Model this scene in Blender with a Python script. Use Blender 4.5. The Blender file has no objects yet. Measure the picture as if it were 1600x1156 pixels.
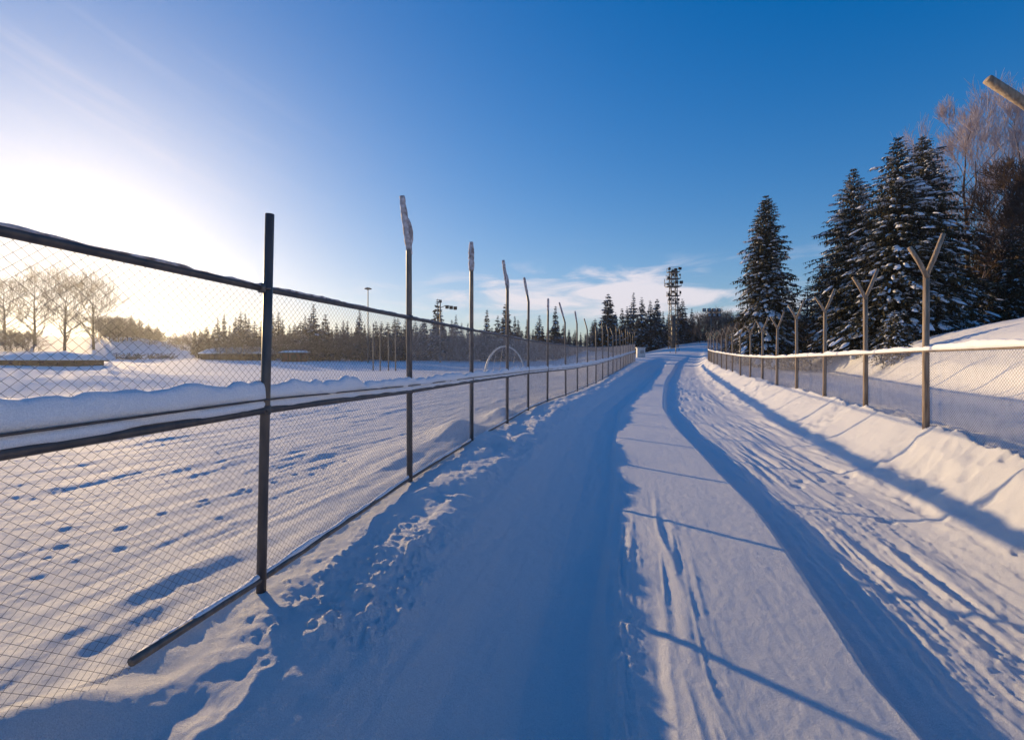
import bpy, math, random
import numpy as np
from mathutils import Vector, Matrix

random.seed(7); rng = np.random.default_rng(7)
sc = bpy.context.scene
C = sc.collection
CAM_H = 1.6
F = 750.0                       # focal length in pixels of the 1600 px wide photograph
SUN_AZ, SUN_EL = math.radians(-42.5), math.radians(10.2)   # azimuth from +Y, positive to the right

def at(px, Y): return (px-800)/F*Y            # where a pixel column meets depth Y
def zat(py, Y): return CAM_H+(560-py)/F*Y

# ------------------------------------------------------------------ noise
def _hash(ix, iy, seed):
    h = (ix.astype(np.int64)*374761393 + iy.astype(np.int64)*668265263 + seed*982451653) & 0xffffffff
    h = ((h ^ (h >> 13))*1274126177) & 0xffffffff
    h = h ^ (h >> 16)
    return (h & 0xffffff)/float(0xffffff)
def vnoise(x, y, seed=0):
    x = np.asarray(x, float); y = np.asarray(y, float)
    ix = np.floor(x); iy = np.floor(y); fx = x-ix; fy = y-iy
    fx = fx*fx*fx*(fx*(fx*6-15)+10); fy = fy*fy*fy*(fy*(fy*6-15)+10)
    a = _hash(ix, iy, seed); b = _hash(ix+1, iy, seed); c = _hash(ix, iy+1, seed); d = _hash(ix+1, iy+1, seed)
    return (a*(1-fx)+b*fx)*(1-fy)+(c*(1-fx)+d*fx)*fy - .5
def fbm(x, y, seed=0, octv=4, gain=.5):
    s = 0; a = 1
    for o in range(octv):
        c, sn = math.cos(o*1.1+.3), math.sin(o*1.1+.3)
        s = s + a*vnoise(x*c-y*sn, x*sn+y*c, seed+o*17); x = x*2.03; y = y*2.03; a *= gain
    return s
def ridged(x, y, seed=0, octv=3):
    s = 0; a = 1
    for o in range(octv):
        c, sn = math.cos(o*1.3+.5), math.sin(o*1.3+.5)
        s = s + a*(1-4*np.abs(vnoise(x*c-y*sn, x*sn+y*c, seed+o*31))); x = x*2.1; y = y*2.1; a *= .45
    return s
def sst(a, b, x):
    t = np.clip((x-a)/(b-a), 0, 1); return t*t*(3-2*t)

# ------------------------------------------------------------------ the lie of the place
LP = [(-2.5,-2.45),(0.4,-2.07),(3.24,-1.69),(6.1,-1.3),(8.9,-.75),(11.7,-.12),(14.5,.48),(17.3,1.27),(20.1,2.25),
      (22.9,3.12),(25.7,4.04),(28.5,4.98),(31.3,5.9),(34.1,6.82),(36.9,7.74),(39.7,8.66),(42.5,9.6),(45.3,10.5),
      (48.1,11.4),(50.9,12.3),(53.7,13.25),(56.5,14.2),(59.3,15.2)]
RP = [(2.0,4.5),(5.0,5.7),(8.0,6.9),(11.0,8.1),(14.2,9.24),(17.2,10.2),(20.2,11.15),(23.1,12.05),(26,12.9),(28.9,13.75),
      (31.8,14.6),(34.7,15.5),(37.6,16.4),(40.5,17.3),(43.4,18.25),(46.3,19.2),(49.2,20.2),(52.1,21.3)]
def curve(pts):
    ys = np.array([p[0] for p in pts]); xs = np.array([p[1] for p in pts])
    sl0 = (xs[1]-xs[0])/(ys[1]-ys[0]); sl1 = (xs[-1]-xs[-2])/(ys[-1]-ys[-2])
    def f(Y):
        Y = np.asarray(Y, float); r = np.interp(Y, ys, xs)
        r = np.where(Y < ys[0], xs[0]+(Y-ys[0])*sl0, r); return np.where(Y > ys[-1], xs[-1]+(Y-ys[-1])*sl1, r)
    return f
XL = curve(LP); XR = curve(RP)
XA = curve([(-3,-.6),(0,.1),(3,.57),(5.3,1.13),(8,1.75),(11,2.4),(15,3.35),(19,4.35),(25.6,6.6),(32,9.0),(40,11.9),(60,19.3),(70,24.2),(80,30)])
XB = curve([(-3,1.2),(0,1.75),(3.04,2.23),(4.6,2.72),(6.4,3.25),(9,3.75),(12.8,4.5),(16,5.25),(19.2,6.05),(25,7.9),(32,10.2),(38,12.3),(60,20.6),(70,26),(80,32.5)])

dents = []
r_ = random.Random(5)
for i in range(18): dents.append((r_.uniform(-5.6,-2.6), r_.uniform(3.2,8.5), r_.uniform(.03,.065), r_.uniform(.012,.03)))
for i in range(9):  dents.append((-3.9+.16*i+r_.uniform(-.06,.06), 4.1+.42*i, .05, .028))
for i in range(26): dents.append((r_.uniform(4.6,6.2), r_.uniform(4.2,9.5), r_.uniform(.05,.10), r_.uniform(.03,.06)))

def gh(X, Y, fine=True):
    X = np.asarray(X, float); Y = np.asarray(Y, float)
    xl, xr, xa, xb = XL(Y), XR(Y), XA(Y), XB(Y)
    u = X/np.maximum(Y, 1.0)
    dist = np.sqrt(X*X+Y*Y)
    # far rise on the road side, flat field then a bank on the left
    rise = np.interp(Y, [0,22,28.5,42,60,80,100,130,300], [0,.02,.12,.55,1.25,2.7,3.9,4.8,6])
    left = np.interp(dist, [0,66,80,100,130,170,400], [0,0,.6,1.15,1.9,2.8,4])
    left = left + sst(-.55,-.8,u)*np.interp(dist, [0,118,165,400], [0,0,4.6,8])
    rise = rise + sst(62,92,Y)*(1.9*np.exp(-((u-.44)/.11)**2)-1.0*np.exp(-((u-.25)/.05)**2))
    w = sst(.06,.2,u)
    base = left*(1-w)+rise*w
    # cross section of the road
    t1 = np.clip((X-(xl-.1))/np.maximum((xa-.15)-(xl-.1), .3), 0, 1)
    prof_l = np.interp(t1, [0,.12,.34,.48,.66,.85,1], [.02,.015,-.01,-.10,-.31,-.47,-.49])
    dr = X-xb; wr = np.maximum(xr-xb, 1.5)
    t2 = np.clip(dr/wr, 0, 1)
    prof_r = np.interp(t2, [0,.05,.12,.35,.6,.72,.82,.93,1], [-.55,-.57,-.56,-.54,-.50,-.38,-.12,.27,.50])
    prof_r = prof_r*(1-sst(0,1,1-np.clip(dr/.14,0,1))) + (-.41)*sst(0,1,1-np.clip(dr/.14,0,1))
    lane = -.43+.03*np.clip((X-xa)/np.maximum(xb-xa,.3),0,1)
    z = np.where(X < xa, np.where(t1 < 1, prof_l, -.49+.06*sst(0,.15,X-(xa-.15))), np.where(X <= xb, lane, prof_r))
    # beyond the right fence: falls away, then a hillside
    d = X-xr
    beh = .46-.46*sst(0,7,d)
    hd = np.clip(d-8.3, 0, None)
    crest = np.interp(Y, [0,20,30,40,52,70,100], [6.5,6.2,5.4,2.9,2.0,1.0,.3])
    hill = crest*(1-np.exp(-hd*.75/np.maximum(crest,.3)))
    beh = beh+hill*sst(0,2,hd)
    z = np.where(X > xr, beh, z)
    # left of the left fence
    dl = xl-X
    fld = np.where(dl > 0, .03-.03*sst(0,1.5,dl), 0)
    z = np.where(X < xl-.1, fld, z)
    z = z*(1-sst(52,75,Y)) + base
    near = 1-sst(40,70,dist)
    # big soft undulation
    z = z + .05*fbm(X*.25, Y*.25, 3, 2)*near + fbm(X*.05, Y*.05, 4, 3)*.14*sst(50,90,dist)
    # field ridges beside the left fence
    rd = dl-(.62+.25*vnoise(Y*.5, Y*0, 8))
    z = z + .035*np.exp(-(rd/.20)**2)*(.6+.8*vnoise(Y*1.1, Y*0+4, 9)+.3)*np.where(rd < 0, 1, np.exp(-(rd/.5)**2*0))*near
    rd2 = dl-(.2+.1*vnoise(Y*.9, Y*0, 18))
    z = z + .035*np.exp(-(rd2/.14)**2)*(.7+.8*vnoise(Y*1.7, Y*0+4, 19))*near
    z = z +   .27*np.exp(-((X-(XL(9.9)-.62))/.55)**2-((Y-10.0)/1.1)**2)
    z = z + .22*np.exp(-((X-(XL(13.2)-.5))/.4)**2-((Y-13.2)/.8)**2)
    z = z + .11*np.exp(-((X-(XL(7.9)-.9))/.6)**2-((Y-7.9)/.9)**2)
    z = z + .24*np.exp(-((X-xl+.02)/.20)**2)*(1-sst(1.75,2.45,Y))*sst(-3,0,Y)
    if fine:
        # field: wind-scoured and ploughed lines roughly along the fence
        mf = sst(.05,.8,dl)*near
        q = X-.3*Y+.25*fbm(X*.7, Y*.5, 28, 2)
        z = z + mf*(.030*fbm(q*2.4, Y*.40, 21, 4)+.014*fbm(q*7, Y*1.2, 23, 3)+.012*ridged(q*3.0, Y*.9, 25, 3)*sst(-.1,.3,vnoise(X*.5,Y*.4,27)))
        # crumbled shoulder between the fence and the road
        wx = fbm(X*1.6, Y*1.6, 34, 3); wy = fbm(X*1.6+9, Y*1.6, 35, 3)
        sh = np.exp(-((X-(xl+.62))/.48)**2)*near
        z = z + sh*(.042*ridged(X*1.15+.2*Y+.7*wx, Y*.85+.7*wy, 31, 4)*sst(-.25,.35,vnoise(X*.9,Y*.8,37)+.12) +.05*fbm(X*3, Y*3, 33, 4))
        # slope down and tyre brushed verge
        sl = sst(.0,.5,X-xl)*(1-sst(-.2,.1,X-xa))*near
        sq = X-XA(Y)
        z = z + sl*(.022*fbm(sq*3.5, Y*.7, 41, 4)+.006*fbm(sq*16, Y*2.2, 43, 3))
        # the packed lane
        ln = sst(-.25,.2,X-xa)*(1-sst(-.05,.02,X-xb))*near
        z = z + ln*(.012*fbm(X*1.2, Y*.8, 51, 3)+.004*fbm(X*22, Y*14, 53, 3)+.0018*fbm(sq*9, Y*1.1, 54, 3))
        edge = np.exp(-((X-xa-.08)/.15)**2)*near*(1-sst(6,10,Y))
        z = z + edge*(.026*ridged(sq*7, Y*.6, 57, 4)-.008)
        edge2 = np.exp(-((X-xa-.55)/.2)**2)*near*(1-sst(5,8,Y))
        z = z + edge2*.018*ridged(sq*7, Y*.6, 58, 2)
        # churned right track: ruts that run with the road
        rt = sst(.1,.5,dr)*(1-sst(.70,.86,t2))*near
        rq = X-XB(Y)
        z = z + rt*(.026*fbm(rq*2.6+.10*Y, Y*.33, 61, 3, .5)+.011*ridged(rq*6.5+.8*fbm(X*.5,Y*.5,66,2), Y*.38, 65, 3)*(.4+1.6*sst(-.3,.3,vnoise(X*.6,Y*.4,68)))+.012*fbm(rq*17, Y*1.1, 67, 3))
        # lumpy bank
        bk = sst(.6,.75,t2)*(1-sst(.25,.9,X-xr))*near*np.where(X>xb,1,0)
        z = z + bk*(.10*fbm(X*1.1, Y*.9, 71, 4)+.05*sst(0,.3,vnoise(X*.7,Y*.5,73))*ridged(X*2.6, Y*2.0, 72, 3))
        z = z + bk*(.35+.65*sst(8,11,Y))*.10*ridged(X*1.6, Y*.9, 75, 3)*sst(-.1,.2,vnoise(X*.4,Y*.3,76))
        z = z + .008*fbm(X*8, Y*8, 81, 3)*near*(1-.75*ln)
        z = z + sst(.8,2,d)*near*.06*fbm(X*.8, Y*.8, 85, 4)
        cm = np.maximum.reduce([sh, edge*.8, sst(.15,.4,dr)*(1-sst(.8,1,t2))*near*.45*np.where(X>xb,1,0), bk, mf*.25])
        cr_ = np.clip(cm, 0, 1)*sst(-.05,.3,vnoise(X*.9+3,Y*.9,87))*(1-sst(14,22,dist))
        z = z + cr_*(.022*sst(.20,.36,vnoise(X*15,Y*15,88))+.013*sst(.16,.3,vnoise(X*31,Y*31,89)))
        for (cx, cy, r, dep) in dents:
            m = (np.abs(X-cx) < .5) & (np.abs(Y-cy) < .5)
            if m.any():
                rr = np.sqrt((X[m]-cx)**2*1.6+(Y[m]-cy)**2)/r
                z[m] = z[m] - dep*np.exp(-rr**4*.7) + dep*.12*np.exp(-((rr-1.35)/.35)**2)
    return z
def G(x, y): return float(gh(np.array([x]), np.array([y]))[0])

# ------------------------------------------------------------------ materials
def mat(name, col, rough=.7, metal=0):
    m = bpy.data.materials.new(name); m.use_nodes = True
    b = m.node_tree.nodes['Principled BSDF']
    b.inputs['Base Color'].default_value = (*col, 1); b.inputs['Roughness'].default_value = rough
    b.inputs['Metallic'].default_value = metal
    return m, m.node_tree, b
def varied(name, c1, c2, scale, rough=.7, metal=0, bump=0, detail=5, lo=.35, hi=.65, stretch=(1,1,1), spec=None):
    m, nt, b = mat(name, c1, rough, metal)
    N = nt.nodes; L = nt.links
    tc = N.new('ShaderNodeTexCoord'); mp = N.new('ShaderNodeMapping'); mp.inputs['Scale'].default_value = stretch
    L.new(tc.outputs['Object'], mp.inputs['Vector'])
    no = N.new('ShaderNodeTexNoise'); no.inputs['Scale'].default_value = scale; no.inputs['Detail'].default_value = detail
    L.new(mp.outputs[0], no.inputs['Vector'])
    mr = N.new('ShaderNodeMapRange'); mr.inputs['From Min'].default_value = lo; mr.inputs['From Max'].default_value = hi
    L.new(no.outputs['Fac'], mr.inputs['Value'])
    mx = N.new('ShaderNodeMix'); mx.data_type = 'RGBA'
    mx.inputs['A'].default_value = (*c1, 1); mx.inputs['B'].default_value = (*c2, 1)
    L.new(mr.outputs[0], mx.inputs['Factor']); L.new(mx.outputs['Result'], b.inputs['Base Color'])
    if bump:
        bp = N.new('ShaderNodeBump'); bp.inputs['Strength'].default_value = bump; bp.inputs['Distance'].default_value = .02
        L.new(no.outputs['Fac'], bp.inputs['Height']); L.new(bp.outputs[0], b.inputs['Normal'])
    if spec is not None: b.inputs['Specular IOR Level'].default_value = spec
    return m
def snow_mat(name, col, grains=((55,.012,.5),(260,.004,.5)), sss=0):
    m, nt, b = mat(name, col, .74)
    N = nt.nodes; L = nt.links
    b.inputs['Specular IOR Level'].default_value = .13
    tc = N.new('ShaderNodeTexCoord'); prev = None
    for sc_, dist, st in grains:
        no = N.new('ShaderNodeTexNoise'); no.inputs['Scale'].default_value = sc_; no.inputs['Detail'].default_value = 4
        no.inputs['Roughness'].default_value = .6
        L.new(tc.outputs['Object'], no.inputs['Vector'])
        bp = N.new('ShaderNodeBump'); bp.inputs['Strength'].default_value = st; bp.inputs['Distance'].default_value = dist
        L.new(no.outputs['Fac'], bp.inputs['Height'])
        if prev: L.new(prev.outputs[0], bp.inputs['Normal'])
        prev = bp
    L.new(prev.outputs[0], b.inputs['Normal'])
    mx = N.new('ShaderNodeMix'); mx.data_type = 'RGBA'      # coarse crystals and packed grains differ slightly in whiteness
    mx.inputs['A'].default_value = (col[0]*.86, col[1]*.87, col[2]*.89, 1); mx.inputs['B'].default_value = (min(1, col[0]*1.07), min(1, col[1]*1.07), min(1, col[2]*1.06), 1)
    n2 = N.new('ShaderNodeTexNoise'); n2.inputs['Scale'].default_value = 170; n2.inputs['Detail'].default_value = 3; n2.inputs['Roughness'].default_value = .8
    L.new(tc.outputs['Object'], n2.inputs['Vector'])
    mr = N.new('ShaderNodeMapRange'); mr.inputs['From Min'].default_value = .38; mr.inputs['From Max'].default_value = .62
    L.new(n2.outputs['Fac'], mr.inputs['Value']); L.new(mr.outputs[0], mx.inputs['Factor']); L.new(mx.outputs['Result'], b.inputs['Base Color'])
    return m
M = {}
M['ground'] = snow_mat('snow_ground', (.87,.875,.895), ((28,.018,.5),(100,.016,.8),(330,.007,1.0)))
M['snow'] = snow_mat('snow_lying', (.87,.88,.91), ((40,.015,.5),(180,.004,.5)))
M['tree_snow'] = snow_mat('snow_on_boughs', (.80,.82,.88), ((12,.05,.6),(50,.02,.5)))
M['frost'] = varied('rime_frost', (.60,.56,.58), (.24,.19,.18), 16, .85, bump=.35)
M['dark_steel'] = varied('dark_painted_steel', (.070,.066,.068), (.13,.11,.10), 14, .45, .4, bump=.15, stretch=(1,1,.3))
M['grey_steel'] = varied('weathered_steel', (.10,.095,.095), (.19,.17,.15), 20, .5, .5, bump=.2, stretch=(1,1,.25))
M['wood_pole'] = varied('weathered_wooden_pole', (.36,.28,.21), (.20,.145,.10), 11, .8, bump=.4, stretch=(3,3,.25))
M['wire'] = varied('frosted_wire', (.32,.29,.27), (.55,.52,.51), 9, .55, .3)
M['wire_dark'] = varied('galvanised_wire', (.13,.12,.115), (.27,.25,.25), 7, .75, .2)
M['needles'] = varied('spruce_needles', (.028,.034,.020), (.10,.080,.045), 2.2, .8, lo=.3, hi=.7, spec=.2)
M['needles_frosted'] = varied('frosted_spruce_needles', (.030,.036,.030), (.26,.27,.31), .55, .85, lo=.42, hi=.72, detail=7, spec=.2)
M['needles_far'] = varied('far_spruce_needles', (.030,.036,.034), (.17,.17,.20), .35, .85, lo=.45, hi=.8, detail=6, spec=.2)
M['bark'] = varied('dark_bark', (.055,.040,.030), (.11,.085,.065), 9, .9, bump=.5, stretch=(2,2,.4))
M['twig'] = varied('brown_twigs', (.085,.068,.06), (.20,.17,.165), 1.5, .85)
M['twig_frost'] = varied('rime_covered_twigs', (.30,.22,.22), (.52,.46,.50), 1.1, .85)
M['twig_rust'] = varied('russet_twigs', (.06,.040,.030), (.12,.075,.05), 1.1, .85)
M['roof_dark'] = varied('dark_timber', (.022,.018,.016), (.06,.042,.035), 5, .8, bump=.3)
M['red_wood'] = varied('red_brown_boards', (.20,.055,.035), (.12,.035,.025), 4, .7, bump=.3, stretch=(6,6,.4))
M['white_paint'] = varied('white_painted_metal', (.75,.74,.72), (.6,.58,.55), 6, .5)
M['lamp_glass'] = mat('lamp_glass', (.35,.36,.38), .2)[0]
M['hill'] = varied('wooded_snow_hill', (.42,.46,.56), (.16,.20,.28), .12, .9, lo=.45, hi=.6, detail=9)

# ------------------------------------------------------------------ object helpers
class MB:
    def __init__(s): s.v = []; s.f = []
    def poly(s, pts, faces):
        o = len(s.v); s.v.extend([tuple(p) for p in pts]); s.f.extend([tuple(i+o for i in f) for f in faces])
    def box(s, cx, cy, cz, sx, sy, sz, rot=0):
        c, n = math.cos(rot), math.sin(rot); P = []
        for k in range(8):
            x = (sx if k & 1 else -sx)/2; y = (sy if k & 2 else -sy)/2; z = (sz if k & 4 else -sz)/2
            P.append((cx+x*c-y*n, cy+x*n+y*c, cz+z))
        s.poly(P, [(0,2,3,1),(4,5,7,6),(0,1,5,4),(2,6,7,3),(0,4,6,2),(1,3,7,5)])
    def tube(s, pts, rad, n=8, jit=0, rnd=random, cap=True, flat=1.0):
        pts = [Vector(p) for p in pts]
        if not hasattr(rad, '__len__'): rad = [rad]*len(pts)
        o = len(s.v); k = len(pts); prev = None
        for i, p in enumerate(pts):
            t = (pts[min(i+1, k-1)]-pts[max(i-1, 0)]).normalized()
            if prev is None:
                a = Vector((0,0,1)) if abs(t.z) < .9 else Vector((0,1,0)); e1 = t.cross(a).normalized()
            else:
                e1 = (prev-t*prev.dot(t)); e1 = e1.normalized() if e1.length > 1e-6 else t.orthogonal().normalized()
            prev = e1; e2 = t.cross(e1)
            for j in range(n):
                a = 2*math.pi*j/n; r = rad[i]*(1+(rnd.uniform(-jit, jit) if jit else 0))
                s.v.append(tuple(p+e1*(math.cos(a)*r)+e2*(math.sin(a)*r*flat)))
        for i in range(k-1):
            for j in range(n):
                j2 = (j+1) % n; s.f.append((o+i*n+j, o+i*n+j2, o+(i+1)*n+j2, o+(i+1)*n+j))
        if cap:
            s.f.append(tuple(o+j for j in reversed(range(n)))); s.f.append(tuple(o+(k-1)*n+j for j in range(n)))
    def build(s, name, m, parent=None, smooth=True):
        me = bpy.data.meshes.new(name); me.from_pydata(s.v, [], s.f)
        if smooth: me.polygons.foreach_set('use_smooth', [True]*len(me.polygons))
        me.materials.append(m); me.update()
        o = bpy.data.objects.new(name, me); C.objects.link(o)
        if parent is not None: o.parent = parent
        return o
def tag(o, label=None, cat=None, group=None, kind=None):
    for k, v in (('label', label), ('category', cat), ('group', group), ('kind', kind)):
        if v: o[k] = v
    return o
def thing(name, label, cat, loc=(0,0,0), rz=0, group=None, scale=1):
    o = bpy.data.objects.new(name, None); C.objects.link(o)
    o.location = loc; o.rotation_euler = (0,0,rz); o.scale = (scale,)*3 if not hasattr(scale,'__len__') else scale
    return tag(o, label, cat, group)
def dup(root, loc, rz=0, scale=1, label=None, group=None, name=None):
    r = root.copy(); C.objects.link(r); r.location = loc; r.rotation_euler = (0,0,rz)
    r.scale = (scale,)*3 if not hasattr(scale,'__len__') else scale
    if name: r.name = name
    if label: r['label'] = label
    if group: r['group'] = group
    for ch in list(root.children):
        c = ch.copy(); C.objects.link(c); c.parent = r
    return r

# ------------------------------------------------------------------ ground: one sheet out to the horizon
def build_ground():
    a = np.concatenate([np.linspace(-72, 62, 1050), np.linspace(62, 288, 90)[1:-1]])
    a = np.radians(a); na = len(a)
    r = np.concatenate([[.25,.6], np.geomspace(1.0, 120, 1000), np.geomspace(120, 1500, 50)[1:]]); nr = len(r)
    A, R = np.meshgrid(a, r)
    X = R*np.sin(A); Y = R*np.cos(A)-1.2
    Z = gh(X.ravel(), Y.ravel()).reshape(X.shape)
    co = np.stack([X, Y, Z], -1).reshape(-1, 3)
    co = np.vstack([co, [[0, -1.2, Z[0].mean()]]]); c = len(co)-1
    i, j = np.meshgrid(np.arange(nr-1), np.arange(na), indexing='ij'); j2 = (j+1) % na
    q = np.stack([i*na+j, i*na+j2, (i+1)*na+j2, (i+1)*na+j], -1).reshape(-1, 4)[:, ::-1]
    jj = np.arange(na); tri = np.stack([np.full(na, c), (jj+1) % na, jj], -1)
    me = bpy.data.meshes.new('ground')
    me.vertices.add(len(co)); me.vertices.foreach_set('co', co.ravel())
    nl = q.size+tri.size; me.loops.add(nl); me.loops.foreach_set('vertex_index', np.concatenate([q.ravel(), tri.ravel()]))
    me.polygons.add(len(q)+len(tri))
    me.polygons.foreach_set('loop_start', np.concatenate([np.arange(len(q))*4, len(q)*4+np.arange(len(tri))*3]))
    me.polygons.foreach_set('use_smooth', np.ones(len(q)+len(tri), bool))
    me.update(calc_edges=True); me.validate()
    me.materials.append(M['ground'])
    o = bpy.data.objects.new('ground', me); C.objects.link(o); o['kind'] = 'structure'
build_ground()

# a far blue hill on the left
hb = MB(); nh = 40
for i in range(nh+1):
    for j in range(13):
        th = i/nh; ph = j/12
        px = 215+th*120; Y0 = 360
        h = math.exp(-((px-284)/34)**2)*22+math.exp(-((px-235)/30)**2)*12+math.exp(-((px-325)/26)**2)*13
        h *= (1+.10*math.sin(th*31)+.06*math.sin(th*67))
        hb.v.append((at(px, Y0)*(1+.12*ph), Y0*(1+.12*ph), h*math.sin(ph*math.pi)-3))
for i in range(nh):
    for j in range(12): hb.f.append((i*13+j, (i+1)*13+j, (i+1)*13+j+1, i*13+j+1))
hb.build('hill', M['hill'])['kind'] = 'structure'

# ------------------------------------------------------------------ chain link
def clip_seg(a, b, L, z0, z1):
    (x0, y0), (x1, y1) = a, b; t0, t1 = 0., 1.; dx, dy = x1-x0, y1-y0
    for p, q in ((-dx, x0), (dx, L-x0), (-dy, y0-z0), (dy, z1-y0)):
        if abs(p) < 1e-9:
            if q < 0: return None
        else:
            t = q/p
            if p < 0: t0 = max(t0, t)
            else: t1 = min(t1, t)
    if t0 >= t1-1e-6: return None
    return (x0+dx*t0, y0+dy*t0), (x0+dx*t1, y0+dy*t1)
def chain_panel(A, B, zA, zB, pitch, r, aspect, seed=0, bulge=.02):
    """A, B ground xy; zA=(bottom, top) at A; woven wires as two diagonal families"""
    mb = MB(); ax, ay = A; bx, by = B; L = math.hypot(bx-ax, by-ay)
    ex, ey = (bx-ax)/L, (by-ay)/L; nx, ny = -ey, ex
    H = 1.0; k = aspect
    rn = random.Random(seed)
    Hm = max(zA[1]-zA[0], zB[1]-zB[0])
    def P(s, h, off):
        t = s/L; zb = zA[0]+(zB[0]-zA[0])*t; zt = zA[1]+(zB[1]-zA[1])*t
        b = off + bulge*math.sin(math.pi*t)*math.sin(math.pi*min(max(h/Hm, 0), 1))
        return (ax+ex*s+nx*b, ay+ey*s+ny*b, zb+(zt-zb)*h/Hm)
    n = int((L+Hm/k)/pitch)+2
    for fam in (1, -1):
        for i in range(-1, n):
            if fam == 1: a = (i*pitch-Hm/k, 0); b = (i*pitch, Hm)
            else: a = (i*pitch, 0); b = (i*pitch-Hm/k, Hm)
            c = clip_seg(a, b, L, 0, Hm)
            if not c: continue
            (s0, h0), (s1, h1) = c
            ns = 3 if math.hypot(s1-s0, h1-h0) > .8 else 1
            pts = []
            for q in range(ns+1):
                t = q/ns; j = rn.uniform(-.0015, .0015)
                pts.append(P(s0+(s1-s0)*t+j, h0+(h1-h0)*t, fam*r*.8))
            mb.tube(pts, r, 3, cap=False)
    return mb

def snow_strip(line, half, hfun, seed, n_prof=9, sag=.25, asym=0):
    """a cap of lying snow along a line: rounded profile with uneven height"""
    mb = MB(); o = 0
    pts = [Vector(p) for p in line]; k = len(pts)
    for i, p in enumerate(pts):
        t = (pts[min(i+1, k-1)]-pts[max(i-1, 0)]); t.z = 0; t.normalize(); nrm = Vector((t.y, -t.x, 0))
        h = hfun(i)
        hw = half*(.9+.25*float(vnoise(i*.31, seed, 5))*2)
        for j in range(n_prof):
            a = math.pi*j/(n_prof-1)
            off = -math.cos(a)*hw*(1.0+.18*math.sin(a)); up = math.sin(a)**.7*h
            w = 1+.10*float(vnoise(i*.7, j*1.3+seed, 6))
            low = -.25*half*sag if j in (0, n_prof-1) else 0
            mb.v.append(tuple(p+nrm*(off*w+asym*up)+Vector((0,0,up*w+low))))
    for i in range(k-1):
        for j in range(n_prof-1):
            a = i*n_prof+j; mb.f.append((a, a+n_prof, a+n_prof+1, a+1))
        mb.f.append((i*n_prof+n_prof-1, (i+1)*n_prof+n_prof-1, (i+1)*n_prof, i*n_prof))
    mb.f.append(tuple(range(n_prof))[::-1]); mb.f.append(tuple((k-1)*n_prof+j for j in range(n_prof)))
    return mb
def resample(xf, y0, y1, zf, step):
    n = max(2, int((y1-y0)/step)); out = []
    for i in range(n+1):
        y = y0+(y1-y0)*i/n; out.append((float(xf(y)), y, zf(y)))
    return out

# ---- left fence
def rise(Y): return float(np.interp(Y, [0,22,28.5,42,60], [0,.02,.12,.55,1.25]))
topz = lambda y: float(np.interp(y, [0,3.2,6.1,12,60], [2.07,2.07,2.11,2.13,2.13]))+rise(y)
midz = lambda y: float(np.interp(y, [0,3.24,6.1,17.3,60], [1.25,1.25,1.18,1.12,1.12]))+rise(y)
botz = lambda y: float(np.interp(y, [0,2.29,3.24,6.1,60], [.16,.15,.11,.07,.05]))+rise(y)
def smooth_x(pts):
    f = curve(pts)
    return f
lf = thing('chain_link_fence', 'tall dark chain-link fence with snow-laden middle rail left of the road', 'fence', (0,0,0))
tops = {1:2.57, 2:3.62, 3:3.72, 4:3.95, 5:4.0, 6:3.72, 7:3.9}
for i, (Y, X) in enumerate(LP):
    if i == 0: continue
    k = i-1       # k = 1 is the first post in the photograph
    zt = tops.get(k, 3.5+.5*((k*37) % 10)/10) + rise(Y)
    g = G(X, Y); r = .031 if k <= 1 else .036
    mb = MB()
    if k <= 1:
        tx = .055 if k == 1 else 0
        mb.tube([(X-.01, Y, g-.3), (X+tx*.4, Y, 1.2), (X+tx, Y, zt)], [r, r, r*.93], 14)
        mb.build('post', M['dark_steel'], lf)
    else:
        b0 = [0,0,-.075,.0,-.10,-.13,.0,-.24][k] if k < 8 else -.25*((k*53) % 10)/10
        zs = {2:3.0, 4:3.25, 5:3.3, 7:3.1}.get(k, zt-.6)
        lean = .03*((k*29) % 7-3)/3
        pts = [(X, Y, g-.3), (X+lean, Y, zs), (X+lean+b0, Y-.05, zt)]
        mb.tube(pts, [r*1.08, r, r*.85], 10)
        po = mb.build('post', M['grey_steel'], lf)
        if k < 9:
            fr = MB(); rn = random.Random(k); a = Vector(pts[1]); b = Vector(pts[2]); n = 16; q = []; rr = []
            s0 = {2:-.12, 3:.15, 4:.1}.get(k, .3)
            for j in range(n+1):
                t = s0+(1.03-s0)*j/n; q.append(a+(b-a)*t)
                e = math.sin(math.pi*min(1, (j+.6)/n))**.5
                rr.append(r*(.9+ {2:.3,3:.6}.get(k,.25)*e*(1+rn.uniform(-.25,.25))))
            fr.tube(q, rr, 9, .13, rn)
            fr.build('frost', M['frost'], po)
            if k in (2, 4):      # a lobe of snow stuck in the bend
                lb = MB(); q = []; rr = []
                for j in range(9):
                    t = j/8; q.append(a+(b-a)*(.02+.62*t)+Vector((.030*math.sin(math.pi*t)**.6+.022, 0, 0)))
                    rr.append((.008+.020*math.sin(math.pi*t)**.7)*(1 if k == 2 else .7)*(1+rn.uniform(-.1,.1)))
                lb.tube(q, rr, 8, .12, rn); lb.build('snow_lump', M['frost'], po)
for (Y, X) in LP[1:8]:
    for zf_ in (topz(Y), midz(Y)):
        k_ = MB(); rr_ = .039 if Y < 4 else .043
        k_.tube([(X+(.02 if Y < 4 and Y > 1 else 0), Y, zf_-.03), (X+(.02 if Y < 4 and Y > 1 else 0), Y, zf_+.03)], rr_, 12)
        k_.tube([(X+.045, Y-.03, zf_-.005), (X+.075, Y-.03, zf_-.005)], .007, 6)
        k_.build('clamp', M['grey_steel'], lf)
Y0, Y1 = .4, 59.3
line = lambda zf, a, b, st: resample(XL, a, b, zf, st)
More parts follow.
